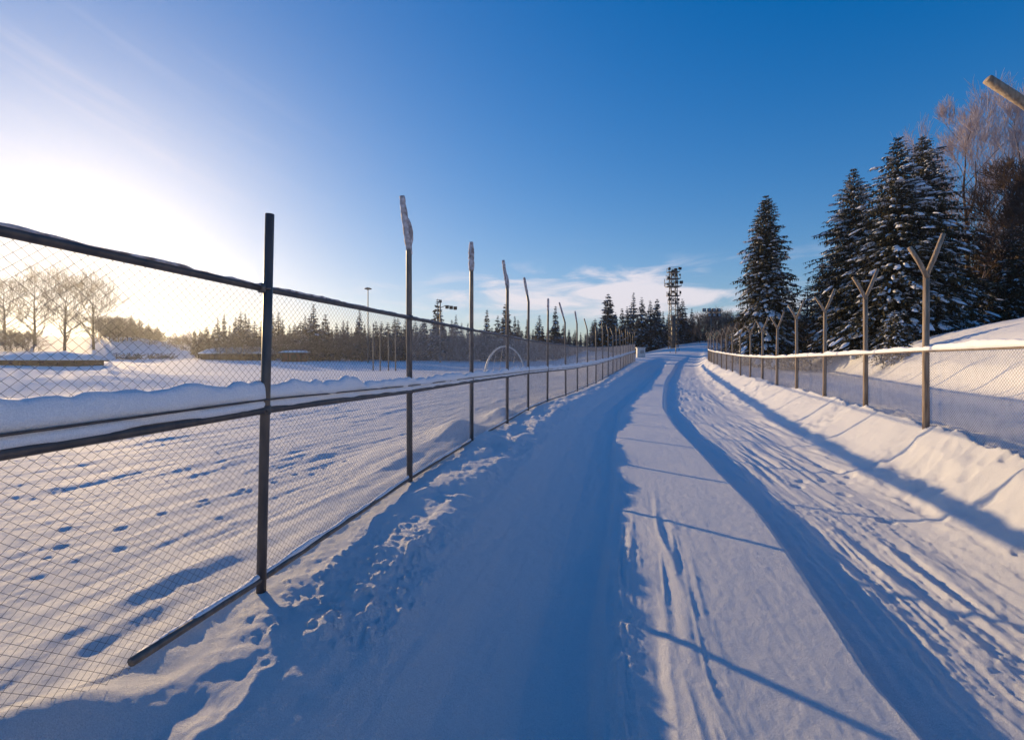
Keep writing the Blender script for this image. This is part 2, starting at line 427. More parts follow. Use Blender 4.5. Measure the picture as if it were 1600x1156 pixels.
nz = lambda s, a: (lambda i: a*float(vnoise(i*.8, s, 3)))
tl = line(topz, Y0, Y1, .35)
mb = MB(); mb.tube(tl, .023, 8); mb.build('top_rail', M['dark_steel'], lf)
tl2 = line(lambda y: topz(y)+.014, Y0, Y1, .05)
snow_strip(tl2, .021, lambda i: max(.006, .013+.018*float(fbm(i*.35, 1.3, 91, 3))), 3, 7, 0).build('rail_snow', M['frost'], lf)
ml = line(midz, Y0, Y1, .35)
mb = MB(); mb.tube([(x+.03, y, z) for x, y, z in ml], .025, 8); mb.build('middle_rail', M['dark_steel'], lf)
bar = [(x+.052, y, z+.072) for x, y, z in ml]
mb = MB(); mb.tube(bar, .007, 6); mb.build('middle_bar', M['dark_steel'], lf)
sl = [(x, y, z+.015) for x, y, z in line(midz, Y0, Y1, .06)]
snow_strip([(x, y, z) for x, y, z in sl], .046, lambda i: .062, 5, 9, 0).build('lower_snow', M['snow'], lf)
ylist = [p[1] for p in sl]
def mound(i):
    y = ylist[i]; base_h = np.interp(y, [.4,2.5,3.3,4.6,6,12,30,60], [.15,.115,.14,.10,.085,.12,.17,.17])
    return float(max(.03, base_h+.075*fbm(y*2.6, .7, 95, 4)+.02*fbm(y*19, 3.1, 96, 3)))
snow_strip([(x-.005, y, z+.057) for x, y, z in sl], .058, mound, 6, 13, .4).build('middle_snow', M['snow'], lf)
bl = line(botz, 2.29, Y1, .3)
mb = MB(); mb.tube(bl, [.022]*len(bl), 8, .03, random.Random(2)); mb.build('bottom_rail', M['grey_steel'], lf)
bl2 = line(lambda y: botz(y)+.008, 2.35, Y1, .06)
snow_strip([(x-.012, y, z) for x, y, z in bl2], .022, lambda i: max(.004, (.018 if ylist[0]+i*.06 < 1.2 else .034)+.04*float(fbm(i*.16, 2.2, 99, 3))), 8, 7, 0).build('bottom_rail_snow', M['snow'], lf)
for i in range(1, len(LP)-1):
    A = LP[i]; B = LP[i+1]
    far = i > 6
    chain_panel((A[1], A[0]), (B[1], B[0]), (botz(A[0]) if i > 1 else .14, topz(A[0])), (botz(B[0]), topz(B[0])),
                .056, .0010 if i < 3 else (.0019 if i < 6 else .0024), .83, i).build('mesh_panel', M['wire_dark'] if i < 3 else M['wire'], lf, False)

# ---- right fence with forked wooden posts
rf = thing('chain_link_fence', 'lower chain-link fence on forked pale wooden posts along the right bank', 'fence')
rtop = lambda y: float(np.interp(y, [0,5.5,8,11,20,60], [1.74,1.74,1.73,1.70,1.62,1.60]))+rise(y)
for k, (Y, X) in enumerate(RP):
    g = G(X, Y); rn = random.Random(100+k); R = .052 if k < 8 else .045
    if k == 0: continue
    zf = {1:4.02, 2:2.98, 3:2.99, 4:2.98, 5:3.02, 6:2.85}.get(k, 2.85+.2*rn.random())+rise(Y)
    mb = MB(); lean = rn.uniform(-.03, .03)
    mb.tube([(X, Y, g-.4), (X+lean*.5+rn.uniform(-.01,.01), Y, (g+zf)/2), (X+lean, Y, zf)], [R*1.0, R*.92, R*.88], 12)
    po = mb.build('post', M['wood_pole'], rf)
    s = 1 if k > 1 else 2.4
    l_, r__ = (-.30*s, .30) if k > 1 else (-.75, .6)
    hl, hr = (.44+rn.uniform(-.04,.04), .68+rn.uniform(-.05,.05)) if k > 1 else (.47, .7)
    ar = R*.74 if k > 1 else R*.95
    for dx, dh in ((l_, hl), (r__, hr)):
        am = MB(); cy = Y-.02 if dx < 0 else Y+.02
        am.tube([(X+lean, cy, zf-.05), (X+lean+dx*.5+.01, cy, zf+dh*.47), (X+lean+dx, cy, zf+dh)], [ar*.95, ar*.95, ar*.9], 10)
        am.build('arm', M['wood_pole'], po)
ry0, ry1 = 2.0, 52.1
rl = resample(XR, ry0, ry1, rtop, .35)
mb = MB(); mb.tube(rl, .033, 8); mb.build('top_rail', M['wood_pole'], rf)
rl2 = resample(XR, ry0, ry1, lambda y: rtop(y)+.005, .06)
snow_strip(rl2, .062, lambda i: .085+.06*float(fbm(i*.12, 5.2, 77, 3)), 9, 11, .8).build('rail_snow', M['snow'], rf)
for i in range(0, len(RP)-1):
    A = RP[i]; B = RP[i+1]
    chain_panel((A[1]+.06, A[0]), (B[1]+.06, B[0]), (G(A[1]+.06,A[0])-.06, rtop(A[0])), (G(B[1]+.06,B[0])-.06, rtop(B[0])),
                .060, .0019 if i < 4 else .0024, .83, 50+i).build('mesh_panel', M['wire'], rf, False)

# ------------------------------------------------------------------ trees
def spruce_meshes(H, R, seed, levels, boughs, twigs, tw_len, snow_p, tri=True, bare=.07, power=.8, wid=.16, dust=.21):
    rn = random.Random(seed); crown = MB(); snow = MB(); trunk = MB()
    sect = [rn.uniform(.82,1.12) for _ in range(9)]
    trunk.tube([(0,0,-.6), (0,0,H*.3), (0,0,H*.7), (0,0,H*.99)], [H*.018, H*.014, H*.008, H*.001], 8)
    for li in range(levels):
        t = bare+(1-bare)*(li+rn.uniform(-.3,.3))/levels
        t = min(max(t, bare), .995); z0 = H*t
        env = R*(1-t)**power*(1-.25*math.exp(-((t-bare)/.05)**2))*(1+.10*math.sin(li*1.7+seed)+.05*math.sin(li*.6))
        nb = max(3, int(boughs*(.45+.55*(1-t))))
        a0 = rn.uniform(0, 6.28)
        for b in range(nb):
            a = a0+6.283*(b+rn.uniform(-.35,.35))/nb; Lb = max(.10, env*rn.uniform(.58, 1.16)*sect[int(a/6.283*9) % 9])
            ca, sa = math.cos(a), math.sin(a)
            up = Lb*(.10+.35*t); dr = Lb*rn.uniform(.38,.62)*(1.1-.5*t)
            def P(s): return (ca*Lb*s, sa*Lb*s, z0+up*s-dr*s*s+.10*Lb*max(0, s-.8))
            nt = max(3, int(twigs*(.35+.65*Lb/R)))
            for k in range(nt):
                s = (k+.6+rn.random()*.6)/nt; s = min(s, 1.0)*.92+.06
                p = P(s); side = 1 if rn.random() < .5 else -1
                l = tw_len*rn.uniform(.6,1.25)*min(1, .22+.78*Lb/(R*.55))*(1.15-.6*s)
                an = a+side*rn.uniform(.35, 1.15); q = (p[0]+math.cos(an)*l, p[1]+math.sin(an)*l, p[2]-l*rn.uniform(.12,.55))
                w = wid*l*rn.uniform(.8,1.3)+.008
                dx, dy = -math.sin(an)*w, math.cos(an)*w; dz = rn.uniform(-.5,.5)*w
                m1 = ((p[0]+q[0])/2, (p[1]+q[1])/2, (p[2]+q[2])/2+.06*l)
                (snow if rn.random() < dust else crown).poly([(p[0],p[1],p[2]+.01), (m1[0]+dx, m1[1]+dy, m1[2]+dz), q, (m1[0]-dx, m1[1]-dy, m1[2]-dz)], [(0,1,2,3)])
                if tri:   # hanging sprig
                    l2 = l*rn.uniform(.35,.75)
                    crown.poly([(m1[0]-dx*.8, m1[1]-dy*.8, m1[2]), (m1[0]+dx*.8, m1[1]+dy*.8, m1[2]), (m1[0]+rn.uniform(-.1,.1)*l, m1[1]+rn.uniform(-.1,.1)*l, m1[2]-l2)], [(0,1,2)])
            if rn.random() < snow_p:
                for rep in range(1 if Lb < 1 else rn.choice((1,2,3))):
                    s = rn.uniform(.35,.95); c = P(s); ln = min(.42, Lb*.22)*rn.uniform(.35,1.25); wd = ln*rn.uniform(.3,.65); hh = wd*rn.uniform(.3,.5)
                    off = rn.uniform(-.22,.22)*Lb*s; cx, cy, cz = c[0]-sa*off, c[1]+ca*off, c[2]+.02-abs(off)*.25
                    slope = (up-2*dr*s)/Lb; pts = []; n = 7
                    for j in range(n):
                        th = 6.283*j/n; e = rn.uniform(.75,1.2); lx = math.cos(th)*ln*e; ly = math.sin(th)*wd*e
                        pts.append((cx+ca*lx-sa*ly, cy+sa*lx+ca*ly, cz+slope*lx-abs(ly)*.3))
                    for j in range(n):
                        th = 6.283*j/n; lx = math.cos(th)*ln*.55; ly = math.sin(th)*wd*.55
                        pts.append((cx+ca*lx-sa*ly, cy+sa*lx+ca*ly, cz+slope*lx+hh*rn.uniform(.7,1.1)))
                    fs = [(j, (j+1) % n, n+(j+1) % n, n+j) for j in range(n)]+[tuple(n+j for j in range(n)), tuple(reversed(range(n)))]
                    snow.poly(pts, fs)
    return trunk, crown, snow
def spruce(name, label, X, Y, H, R, seed, mat_=None, group=None, **kw):
    t, c, s = spruce_meshes(H, R, seed, **kw)
    o = thing(name, label, 'tree', (X, Y, G(X, Y)-.1), 0, group)
    t.build('trunk', M['bark'], o); nf = len(c.f); c.poly(s.v, s.f)
    cr = c.build('crown', mat_ or M['needles'], o, False)
    if s.v:
        cr.data.materials.append(M['tree_snow']); cr.data.polygons.foreach_set('material_index', [0]*nf+[1]*len(s.f))
    return o

big = dict(levels=52, boughs=17, twigs=34, tw_len=.70, snow_p=.72)
def height_to(py, X, Y): return zat(py, Y)-(G(X, Y)-.1)
for px, py, Y, R, sd, lab in ((1197,303,45,3.9,1,'lone snow-dusted spruce standing apart, nearest the bend of the right fence'),
                         (1333,262,42,5.8,2,'tall spruce with a thin pointed top, left of the pair with touching crowns'),
                         (1403,213,37,5.8,3,'tallest broad spruce with snow-laden boughs behind the forked fence posts'),
                         (1441,211,40,5.0,4,'slender tall spruce touching the right side of the tallest spruce')):
    X = at(px, Y); spruce('spruce', lab, X, Y, height_to(py, X, Y), R, sd, group='big spruces behind the right fence', bare=.04, power={1:.62,2:.72,3:.70,4:.66}[sd], **big)
X = at(1398, 31); spruce('small_spruce', 'small young spruce bowed under snow in front of the tall spruces', X, 31, 3.4, 1.5, 9,
       levels=20, boughs=11, twigs=16, tw_len=.42, snow_p=.8, bare=.03)
# darker spruces behind them
mid = dict(levels=32, boughs=12, twigs=16, tw_len=.85, snow_p=.3, power=.65, dust=.16)
protoM = [spruce('background_spruce', 'x', 0, 60, 13, 3.2, 20+i, group='dark spruces behind the big spruces on the right', **mid) for i in range(3)]
spots = [(1583,345,37),(1612,310,38),(1645,280,39),(1500,360,58),(1525,372,50),(1545,350,60),(1565,380,46),(1585,330,56),(1603,360,46),(1628,300,54),(1655,340,48),(1490,400,56),(1410,410,60),(1340,450,60),(1300,460,64),(1250,480,62),(1210,490,66),(1170,500,64),(1160,470,60),(1180,440,64),(1222,470,58),(1238,455,66),(1262,440,60),(1285,400,62),(1300,415,52),(1322,430,50),(1362,380,52),(1382,400,60),
         (1425,420,52),(1470,380,50),(1490,440,44),(1512,410,56),(1538,395,50),(1556,420,44),(1575,350,48),(1592,395,40),(1612,330,52),(1640,340,42),(1670,330,46),(1475,460,60),(1700,300,50),(1448,430,46)]
for i, (px, py, Y) in enumerate(spots):
    X = at(px, Y); H = height_to(py, X, Y); s = H/13; z = G(X, Y)-.1
    lab = 'dark spruce in the shaded wood behind the tall spruces on the right'
    if i < 3:
        o = protoM[i]; o.location = (X, Y, z); o.scale = (s*.95, s*.95, s); o['label'] = lab
    else: dup(protoM[i % 3], (X, Y, z), i*1.3, (s*.95, s*.95, s), lab)

# far spruces
farkw = dict(levels=30, boughs=10, twigs=9, tw_len=.95, snow_p=0, tri=True, wid=.30, dust=.30)
protoF = []
for i in range(5):
    protoF.append(spruce('far_spruce', 'x', 0, 100, 10, [1.7,2.1,1.5,1.9,1.3][i], 40+i, M['needles_frosted'], power=[.8,.95,.7,.85,1][i], **farkw))
used = [0]*5
def put_far(px, py, Y, label, group, wide=1.0, k=None):
    k = random.randrange(5) if k is None else k
    X = at(px, Y); z = G(X, Y)-.1; H = zat(py, Y)-z
    if H < 1: H = 1.5
    s = H/10; sc3 = (s*wide, s*wide, s)
    if not used[k]:
        used[k] = 1; o = protoF[k]; o.location = (X, Y, z); o.scale = sc3; o['label'] = label; o['group'] = group; return o
    return dup(protoF[k], (X, Y, z), random.uniform(0, 6.28), sc3, label, group)
gC = 'spruces around the tower beyond the road'
for px, py, Y, w, lab in ((950,457,88,1.35,'broad far spruce, leftmost tall one of the clump beyond the road'),
        (990,455,92,.9,'thinnest and highest spruce in the clump beyond the road'),
        (1003,463,90,1.1,'blunt-topped spruce right of the thinnest spruce beyond the road'),
        (1081,481,92,.95,'last separate spruce right of the lattice tower')):
    put_far(px, py, Y, lab, gC, w)
for i, (px, py) in enumerate(((930,497),(938,505),(962,487),(972,480),(980,478),(1016,468),(1027,465),(1036,485),(1044,490),(1060,470),(1066,466),(1072,488),(1092,500),(1100,512),(958,500),(996,490),(1010,492),(1022,490),(1052,495),(1088,508))):
    put_far(px, py, 90+random.uniform(-3,8), 'frosted spruce in the clump around the lattice tower', gC, random.uniform(1.0,1.4))
# treeline across the field
def tl_top(px): return float(np.interp(px, [300,330,360,400,450,520,560,640,700,760,820,880,925], [512,500,488,496,490,497,492,500,495,500,498,502,510]))
gT = 'spruces in the treeline across the field'
px = 304.; i = 0
while px < 930:
    tall = {11:-14, 19:-10, 31:-16, 40:-22, 52:-14}.get(i, 0)
    lb = 'frosted spruce in the far treeline across the field'
    put_far(px, tl_top(px)+random.uniform(-9,20)+tall, 104+random.uniform(-7,9), lb, gT, random.uniform(.9,1.35)); px += random.uniform(5,11); i += 1
for px, py, lab in ((490,473,'sharp spruce rising over the treeline right of the slim lamp post'),(684,465,'tall spruce beside the arm of the field floodlight'),(761,482,'dark pointed spruce between the third and fourth fence posts'),
                    (790,473,'narrow dark spruce right behind the fourth fence post'),(868,476,'narrow spruce just right of the sixth fence post')):
    put_far(px, py, 97, lab, gT, 1.15)
for px, py in ((172,500),(188,494),(205,492),(218,498),(232,503),(246,508)):
    put_far(px, py, 135, 'low brownish tree in the hedge between bare trees and blue hill', 'low trees left of the blue hill', 1.9, 1)

# bare trees
def bare_meshes(H, seed, depth, spread, r0, n0=5, twig=.012, up=.25, limb_start=.22, droop=0, ratio=.68):
    rn = random.Random(seed); trunk = MB(); tw = MB()
    pts = []; rad = []; x = y = 0
    for i in range(9):
        t = i/8; x += rn.uniform(-.02,.02)*H*.6; y += rn.uniform(-.02,.02)*H*.6
        pts.append(Vector((x*t, y*t, -.4+H*.92*t))); rad.append(max(twig*1.5, r0*(1-t)**.8+.01))
    trunk.tube(pts, rad, 8)
    def grow(p, d, L, r, lev):
        n = 3 if lev > 1 else 2; q = [p]; rr = [r]; cur = p.copy(); dd = d.copy()
        for k in range(n):
            dd = (dd+Vector((rn.uniform(-.22,.22), rn.uniform(-.22,.22), rn.uniform(-.1,.18)+up*.25-droop*.3))).normalized()
            cur = cur+dd*(L/n); q.append(cur.copy()); rr.append(max(twig*.6, r*(1-.6*(k+1)/n)))
        (trunk if lev >= depth-0 else tw).tube(q, rr, 4 if lev > 1 else 3, cap=False)
        if lev <= 0: return
        nc = n0 if lev > 1 else n0+1
        for c in range(nc):
            t = rn.uniform(.25, 1); seg = min(int(t*n), n-1); f = t*n-seg
            pp = q[seg]+(q[seg+1]-q[seg])*f
            dirn = (q[seg+1]-q[seg]).normalized(); o = dirn.orthogonal().normalized(); o.rotate(Matrix.Rotation(rn.uniform(0,6.28), 3, dirn))
            nd = (dirn*.75+o*rn.uniform(.45,.9)+Vector((0,0,up))).normalized()
            grow(pp, nd, L*ratio*rn.uniform(.7,1.1), max(twig*.7, rr[seg]*.55), lev-1)
    nl = int(15)
    for i in range(nl):
        t = limb_start+(1-limb_start)*((i+.5)/nl); k = min(int(t*8), 7); p = pts[k]+(pts[k+1]-pts[k])*(t*8-k)
        a = i*2.4+rn.uniform(-.4,.4)
        L = spread*H*(.30+.55*math.sin(math.pi*min(1, .15+t*.8)))*rn.uniform(.75,1.15)
        d = Vector((math.cos(a), math.sin(a), .5+.9*t)).normalized()
        grow(p, d, L, rad[k]*.45, depth)
    return trunk, tw
def bare(name, label, X, Y, H, seed, m1, m2, group=None, cat='tree', **kw):
    t, w = bare_meshes(H, seed, **kw); o = thing(name, label, cat, (X, Y, G(X, Y)-.1), 0, group)
    t.build('trunk', m1, o); w.build('crown', m2, o); return o
for px, py, Y, sd, lab in ((54,441,100,1,'tall bare tree with a straight trunk, leftmost under the low sun'),
                       (101,452,96,2,'bushy bare tree with a thick trunk, middle of three under the sun'),
                       (146,455,100,3,'bare tree with a rounded crown, rightmost of three beside the sun glare'),
                       (8,450,104,4,'bare tree at the left edge of the photo behind the low shed')):
    X = at(px, Y); bare('bare_tree', lab, X, Y, height_to(py, X, Y), sd, M['bark'], M['twig'], 'bare trees on the left', depth=3, spread=.47, r0=.26, n0=4, twig=.024, ratio=.85, up=.22, limb_start=.12)
# frosted birches and russet trees on the right
for px, py, Y, sd, H_, m1, m2, lab, kw in (
    (1512,182,44,11,0,'bark','twig_frost','tall rime-covered birch with a dark trunk right of the spruces',dict(depth=3, spread=.33, r0=.24, n0=7, twig=.014, up=.5)),
    (1604,150,40,12,0,'bark','twig_frost','rime-covered birch cut off by the right edge of the photo',dict(depth=3, spread=.26, r0=.22, n0=6, twig=.012, up=.55)),
    (1592,262,38,13,0,'bark','twig_rust','russet bare tree with a dense rounded crown near the right edge',dict(depth=3, spread=.30, r0=.22, n0=7, twig=.022, up=.15, limb_start=.12)),
    (1640,255,36,14,0,'bark','twig_rust','russet bare tree cut off by the right edge above the snowy slope',dict(depth=3, spread=.36, r0=.22, n0=6, twig=.017, up=.15, limb_start=.12))):
    X = at(px, Y); bare('birch_tree' if sd < 13 else 'russet_tree', lab, X, Y, height_to(py, X, Y), sd, M[m1], M[m2], **kw)
# thickets of bare bushes: far right of the tower, the left hedge, in front of the treeline
protoB = [bare('bare_shrub', 'x', 0, 100, 5, 60+i, M['bark'], M['twig'], cat='shrub', depth=2, spread=.55, r0=.07, n0=6, twig=.022, limb_start=.02, ratio=.7) for i in range(3)]
ub = [0]*3
def put_shrub(px, py, Y, label, group, wide=1.2):
    k = random.randrange(3); X = at(px, Y); z = G(X, Y)-.1; s = max(.15, (zat(py, Y)-z)/5)
    if not ub[k]:
        ub[k] = 1; o = protoB[k]; o.location = (X, Y, z); o.scale = (s*wide, s*wide, s); o['label'] = label; o['group'] = group; return
    dup(protoB[k], (X, Y, z), random.uniform(0, 6.28), (s*wide, s*wide, s), label, group)
for px in range(1088, 1168, 5):
    put_shrub(px, 503-9*math.sin((px-1088)/24)+random.uniform(-6,6), 88+random.uniform(-4,8), 'pinkish bare bush in the thicket between lattice tower and lone spruce', 'bare thicket right of the tower', 1.1)
for px in range(150, 300, 7):
    put_shrub(px, np.interp(px, [150,200,250,300], [500,505,522,534])+random.uniform(-4,5), 122+random.uniform(-6,8), 'brown bare bush in the hedge left of the blue hill', 'hedge bushes left of the blue hill', 1.3)
for px in range(-10, 60, 9):
    put_shrub(px, 520+random.uniform(-8,6), 92+random.uniform(-3,5), 'bare bush behind the low shed at the left edge', 'bushes behind the left shed', 1.3)
for px in range(310, 930, 17):
    put_shrub(px, 530+random.uniform(-8,8), 94+random.uniform(-4,4), 'frosted bare bush at the foot of the treeline', 'undergrowth along the treeline', 1.3)
for px in range(1130, 1560, 17):
    put_shrub(px, 520+random.uniform(-14,10), 47+random.uniform(-2,5), 'dark bare bush in the undergrowth below the spruces', 'undergrowth below the right spruces', 1.2)

# ------------------------------------------------------------------ masts and lamps
def mast(label, px, py_top, Y, w):
    X = at(px, Y); g = G(X, Y); H = zat(py_top, Y)-g
    o = thing('lattice_tower', label, 'tower', (X, Y, g))
    fr = MB(); c = [(-w,-w),(w,-w),(w,w),(-w,w)]
    for (a, b) in c: fr.tube([(a, b, -.5), (a*.75, b*.75, H)], .07, 5)
    n = 14
    for i in range(n):
        z0 = H*i/n; z1 = H*(i+1)/n; s0 = 1-.25*i/n; s1 = 1-.25*(i+1)/n
        for k in range(4):
            p, q = c[k], c[(k+1) % 4]
            fr.tube([(p[0]*s0, p[1]*s0, z0), (q[0]*s1, q[1]*s1, z1)], .035, 4); fr.tube([(p[0]*s1, p[1]*s1, z1), (q[0]*s1, q[1]*s1, z1)], .035, 4)
    fr.build('frame', M['grey_steel'], o)
    lo = MB(); lo.tube([(0,0,-.3), (0,0,H*.42)], .33, 10); lo.build('lower_shaft', M['grey_steel'], o)
    rn = random.Random(3)
    for i, (zf, half) in enumerate(((.99,.95),(.90,1.05),(.80,1.15),(.68,1.0),(.58,.8))):
        pb = MB(); z = H*zf; pb.box(0, 0, z, half*2, half*1.4, .10)
        for sx in (-1, 1):
            for sy in (-.7, .7): pb.tube([(sx*half*.95, sy*half*.95, z), (sx*half*.95, sy*half*.95, z+.75)], .035, 4)
        for sy in (-.7, .7): pb.tube([(-half*.95, sy*half*.95, z+.72), (half*.95, sy*half*.95, z+.72)], .03, 4)
        pb.build('platform', M['grey_steel'], o)
        for j in range(4):
            lb = MB(); a = -1+2*(j+.5)/4; lb.box(a*half*1.25, -.6*half+rn.uniform(-.2,.2), z+.25+rn.uniform(-.15,.45), rn.uniform(.25,.5), .3, rn.uniform(.25,.5), rn.uniform(-.5,.5)); lb.build('lamp_box', M['roof_dark'], o)
    am = MB(); am.tube([(0,0,H*.8), (-1.5,0,H*.84)], .05, 5); am.tube([(-1.5,0,H*.8), (-1.5,0,H*.9)], .05, 5); am.build('arm', M['grey_steel'], o)
mast('tall lattice tower hung with platforms and lamp boxes beyond the road', 1052, 424, 82, .62)

def lamp_post(label, px, py_top, Y, kind):
    X = at(px, Y); g = G(X, Y); H = zat(py_top, Y)-g
    o = thing('lamp_post' if kind == 'slim' else 'floodlight_mast', label, 'lamp post' if kind == 'slim' else 'floodlight', (X, Y, g))
    p = MB(); p.tube([(0,0,-.4), (0,0,H*.5), (0,0,H)], [.14,.12,.09] if kind != 'slim' else [.13,.10,.08], 8); p.build('pole', M['grey_steel'], o)
    if kind == 'slim':
        h = MB(); h.tube([(0,0,H), (0,0,H+.12), (0,0,H+.22), (0,0,H+.42)], [.1,.62,.68,.18], 12); h.build('lamp_head', M['grey_steel'], o)
    elif kind == 'bank':
        b = MB(); b.tube([(-1.45,0,H-.3), (1.45,0,H-.3)], .06, 6); b.tube([(-1.45,0,H-1.2), (1.45,0,H-1.2)], .05, 6); b.build('cross_bar', M['dark_steel'], o)
        for r in range(2):
            for c in range(4):
                if r == 1 and c in (0,): continue
                l = MB(); x = -1.2+.8*c; z = H-.05-.85*r; l.box(x, -.15, z, .5, .35, .5, .1*(c-1.5)); lo = l.build('lamp', M['roof_dark'], o)
                gl = MB(); gl.box(x, -.335, z, .4, .02, .4); gl.build('glass', M['lamp_glass'], lo)
    else:
        b = MB(); b.tube([(0,0,H-1.3), (.9,0,H-.9), (2.1,0,H-1.0)], .07, 6); b.build('arm', M['grey_steel'], o)
        for c in range(3):
            l = MB(); l.box(1.25+.75*c, -.1, H-1.15-.1*c, .62, .6, .55, .2); lo = l.build('lamp', M['roof_dark'], o)
            gl = MB(); gl.box(1.25+.75*c, -.1, H-1.45-.1*c, .5, .5, .03, .2); gl.build('glass', M['lamp_glass'], lo)
        t = MB(); t.box(0, 0, H-.1, .5, .35, .5); t.build('control_box', M['dark_steel'], o)
lamp_post('slim lamp post with a flat round head in front of the far treeline', 575, 453, 85, 'slim')
lamp_post('floodlight mast with a lamp arm pointing right above the treeline', 688, 470, 88, 'arm')
lamp_post('floodlight mast with two rows of lamps right of the lattice tower', 1111, 484, 80, 'bank')

# ------------------------------------------------------------------ small structures on and behind the field
def arch_frame(px, Y, w, h):
    X = at(px, Y); g = G(X, Y); o = thing('arched_frame', 'pale dome-shaped wire frame standing in the field behind the fence', 'frame', (X, Y, g))
    for i in range(4):
        y = -1.2+.8*i; m = MB(); m.tube([(-w*math.cos(math.pi*t/16), y, -.1+h*math.sin(math.pi*t/16)) for t in range(17)], .045 if i in (0,3) else .025, 5)
        m.build('hoop', M['white_paint'], o)
    for i in range(5):
        a = math.pi*(i+1)/6; m = MB(); m.tube([(-w*math.cos(a), -1.2, -.1+h*math.sin(a)), (-w*math.cos(a), 1.2, -.1+h*math.sin(a))], .02, 4); m.build('crossbar', M['white_paint'], o)
    n = MB()
    for i in range(-2, 3):
        n.tube([(i*w/3, 1.22, 0), (i*w/3+.35, 1.22, h*math.sqrt(max(0, 1-(i/3+.1)**2))*.95)], .012, 3)
    n.build('net_wires', M['white_paint'], o)
arch_frame(789, 42, 1.75, 2.75)

def shed(name, label, px0, px1, py_e, py_r, Y, depth, wallm, snow_h, cat, door=True):
    X0, X1 = at(px0, Y), at(px1, Y); X = (X0+X1)/2; W = X1-X0; g = G(X, Y); He = zat(py_e, Y)-g; Hr = zat(py_r, Y)-g
    o = thing(name, label, cat, (X, Y, g))
    w = MB(); w.box(0, depth/2, He/2-.2, W, depth, He+.4); w.build('wall', wallm, o, False)
    nb = max(3, int(W/2.2))
    for i in range(nb+1):
        fr = MB(); fr.box(-W/2+W*i/nb, -.09, He/2-.1, .16, .16, He+.2); fr.build('post', M['roof_dark'], o, False)
    if door:
        d = MB(); d.box(W*.12, -.05, He*.4, min(1.0, W*.3), .09, He*.8); d.build('door', M['roof_dark'], o, False)
    r = MB(); ov = .4
    P = [(-W/2-ov, -ov, He), (W/2+ov, -ov, He), (W/2+ov, depth/2, Hr), (-W/2-ov, depth/2, Hr), (-W/2-ov, depth+ov, He), (W/2+ov, depth+ov, He)]
    P += [(x, y, z-.15) for x, y, z in P]
    r.poly(P, [(0,1,2,3),(3,2,5,4),(6,9,8,7),(9,10,11,8),(0,6,7,1),(4,5,11,10),(0,3,9,6),(3,4,10,9),(1,7,8,2),(2,8,11,5)]); ro = r.build('roof', M['roof_dark'], o, False)
    s = MB(); n = max(6, int(W/.6)); rows = [(-ov-.1, He, 0), (-ov-.12, He, .8), (-ov+.3, He+(Hr-He)*.15, 1), (depth/2, Hr, 1.1), (depth+ov-.3, He+(Hr-He)*.15, 1), (depth+ov+.1, He, .8), (depth+ov+.08, He, 0)]
    for i in range(n+1):
        e = min(1, .35+2.2*min(i, n-i)/n)
        for y, z, f in rows: s.v.append((-W/2-ov-.06+(W+2*ov+.12)*i/n, y, z+.02+f*snow_h*e*(1+.35*float(vnoise(i*.4, px0+y*.3, 2)))))
    k = len(rows)
    for i in range(n):
        for j in range(k-1): s.f.append((i*k+j, (i+1)*k+j, (i+1)*k+j+1, i*k+j+1))
    s.f.append(tuple(range(k))); s.f.append(tuple(n*k+j for j in reversed(range(k))))
    s.build('roof_snow', M['snow'], o)
shed('long_shed', 'long low open shed with a thick snow roof in front of the treeline', 315, 412, 553, 546, 92, 5, M['roof_dark'], .5, 'shed', False)
shed('hut', 'small red-brown wooden hut with thin snow on its roof behind the first post', 441, 470, 551, 548.5, 86, 2.6, M['red_wood'], .12, 'hut')
shed('low_shed', 'low dark shed under deep snow at the left edge of the field', -30, 120, 563, 556, 60, 4, M['roof_dark'], .45, 'shed', False)
# thin poles standing in the field
for px, py, lab in ((583,505,'thin brown pole in the field, tallest of the four left of the second fence post'),(594,512,'thin brown pole in the field, second from the left of four'),
                    (607,514,'thin brown pole in the field, third from the left of four'),(618,512,'thin brown pole in the field, nearest the second fence post')):
    Y = 62; X = at(px, Y); g = G(X, Y); m = MB(); m.tube([(0,0,-.3), (.02,0,2), (0,0,zat(py, Y)-g)], [.09,.08,.06], 6)
    o = m.build('field_pole', M['wood_pole']); o.location = (X, Y, g); tag(o, lab, 'pole', 'four thin poles in the field')
# a snowy log lying on the bank behind the bare trees
for px, Y, lab in ((205,84,'brush pile half buried in snow left of the long shed'),(250,90,'second brush pile half buried in snow, nearer the long shed')):
    X = at(px, Y); g = G(X, Y); m = MB(); rn = random.Random(int(px))
    for i in range(60):
        a = rn.uniform(0, 6.28); x = rn.uniform(-2.5,2.5); y = rn.uniform(-1,1); L = rn.uniform(.8,2.2)
        m.tube([(x, y, rn.uniform(0,.4)), (x+math.cos(a)*L, y+math.sin(a)*L*.5, rn.uniform(.2,1.2))], .05, 4)
    o = m.build('brush_pile', M['twig']); o.location = (X, Y, g); tag(o, lab, 'brush pile')
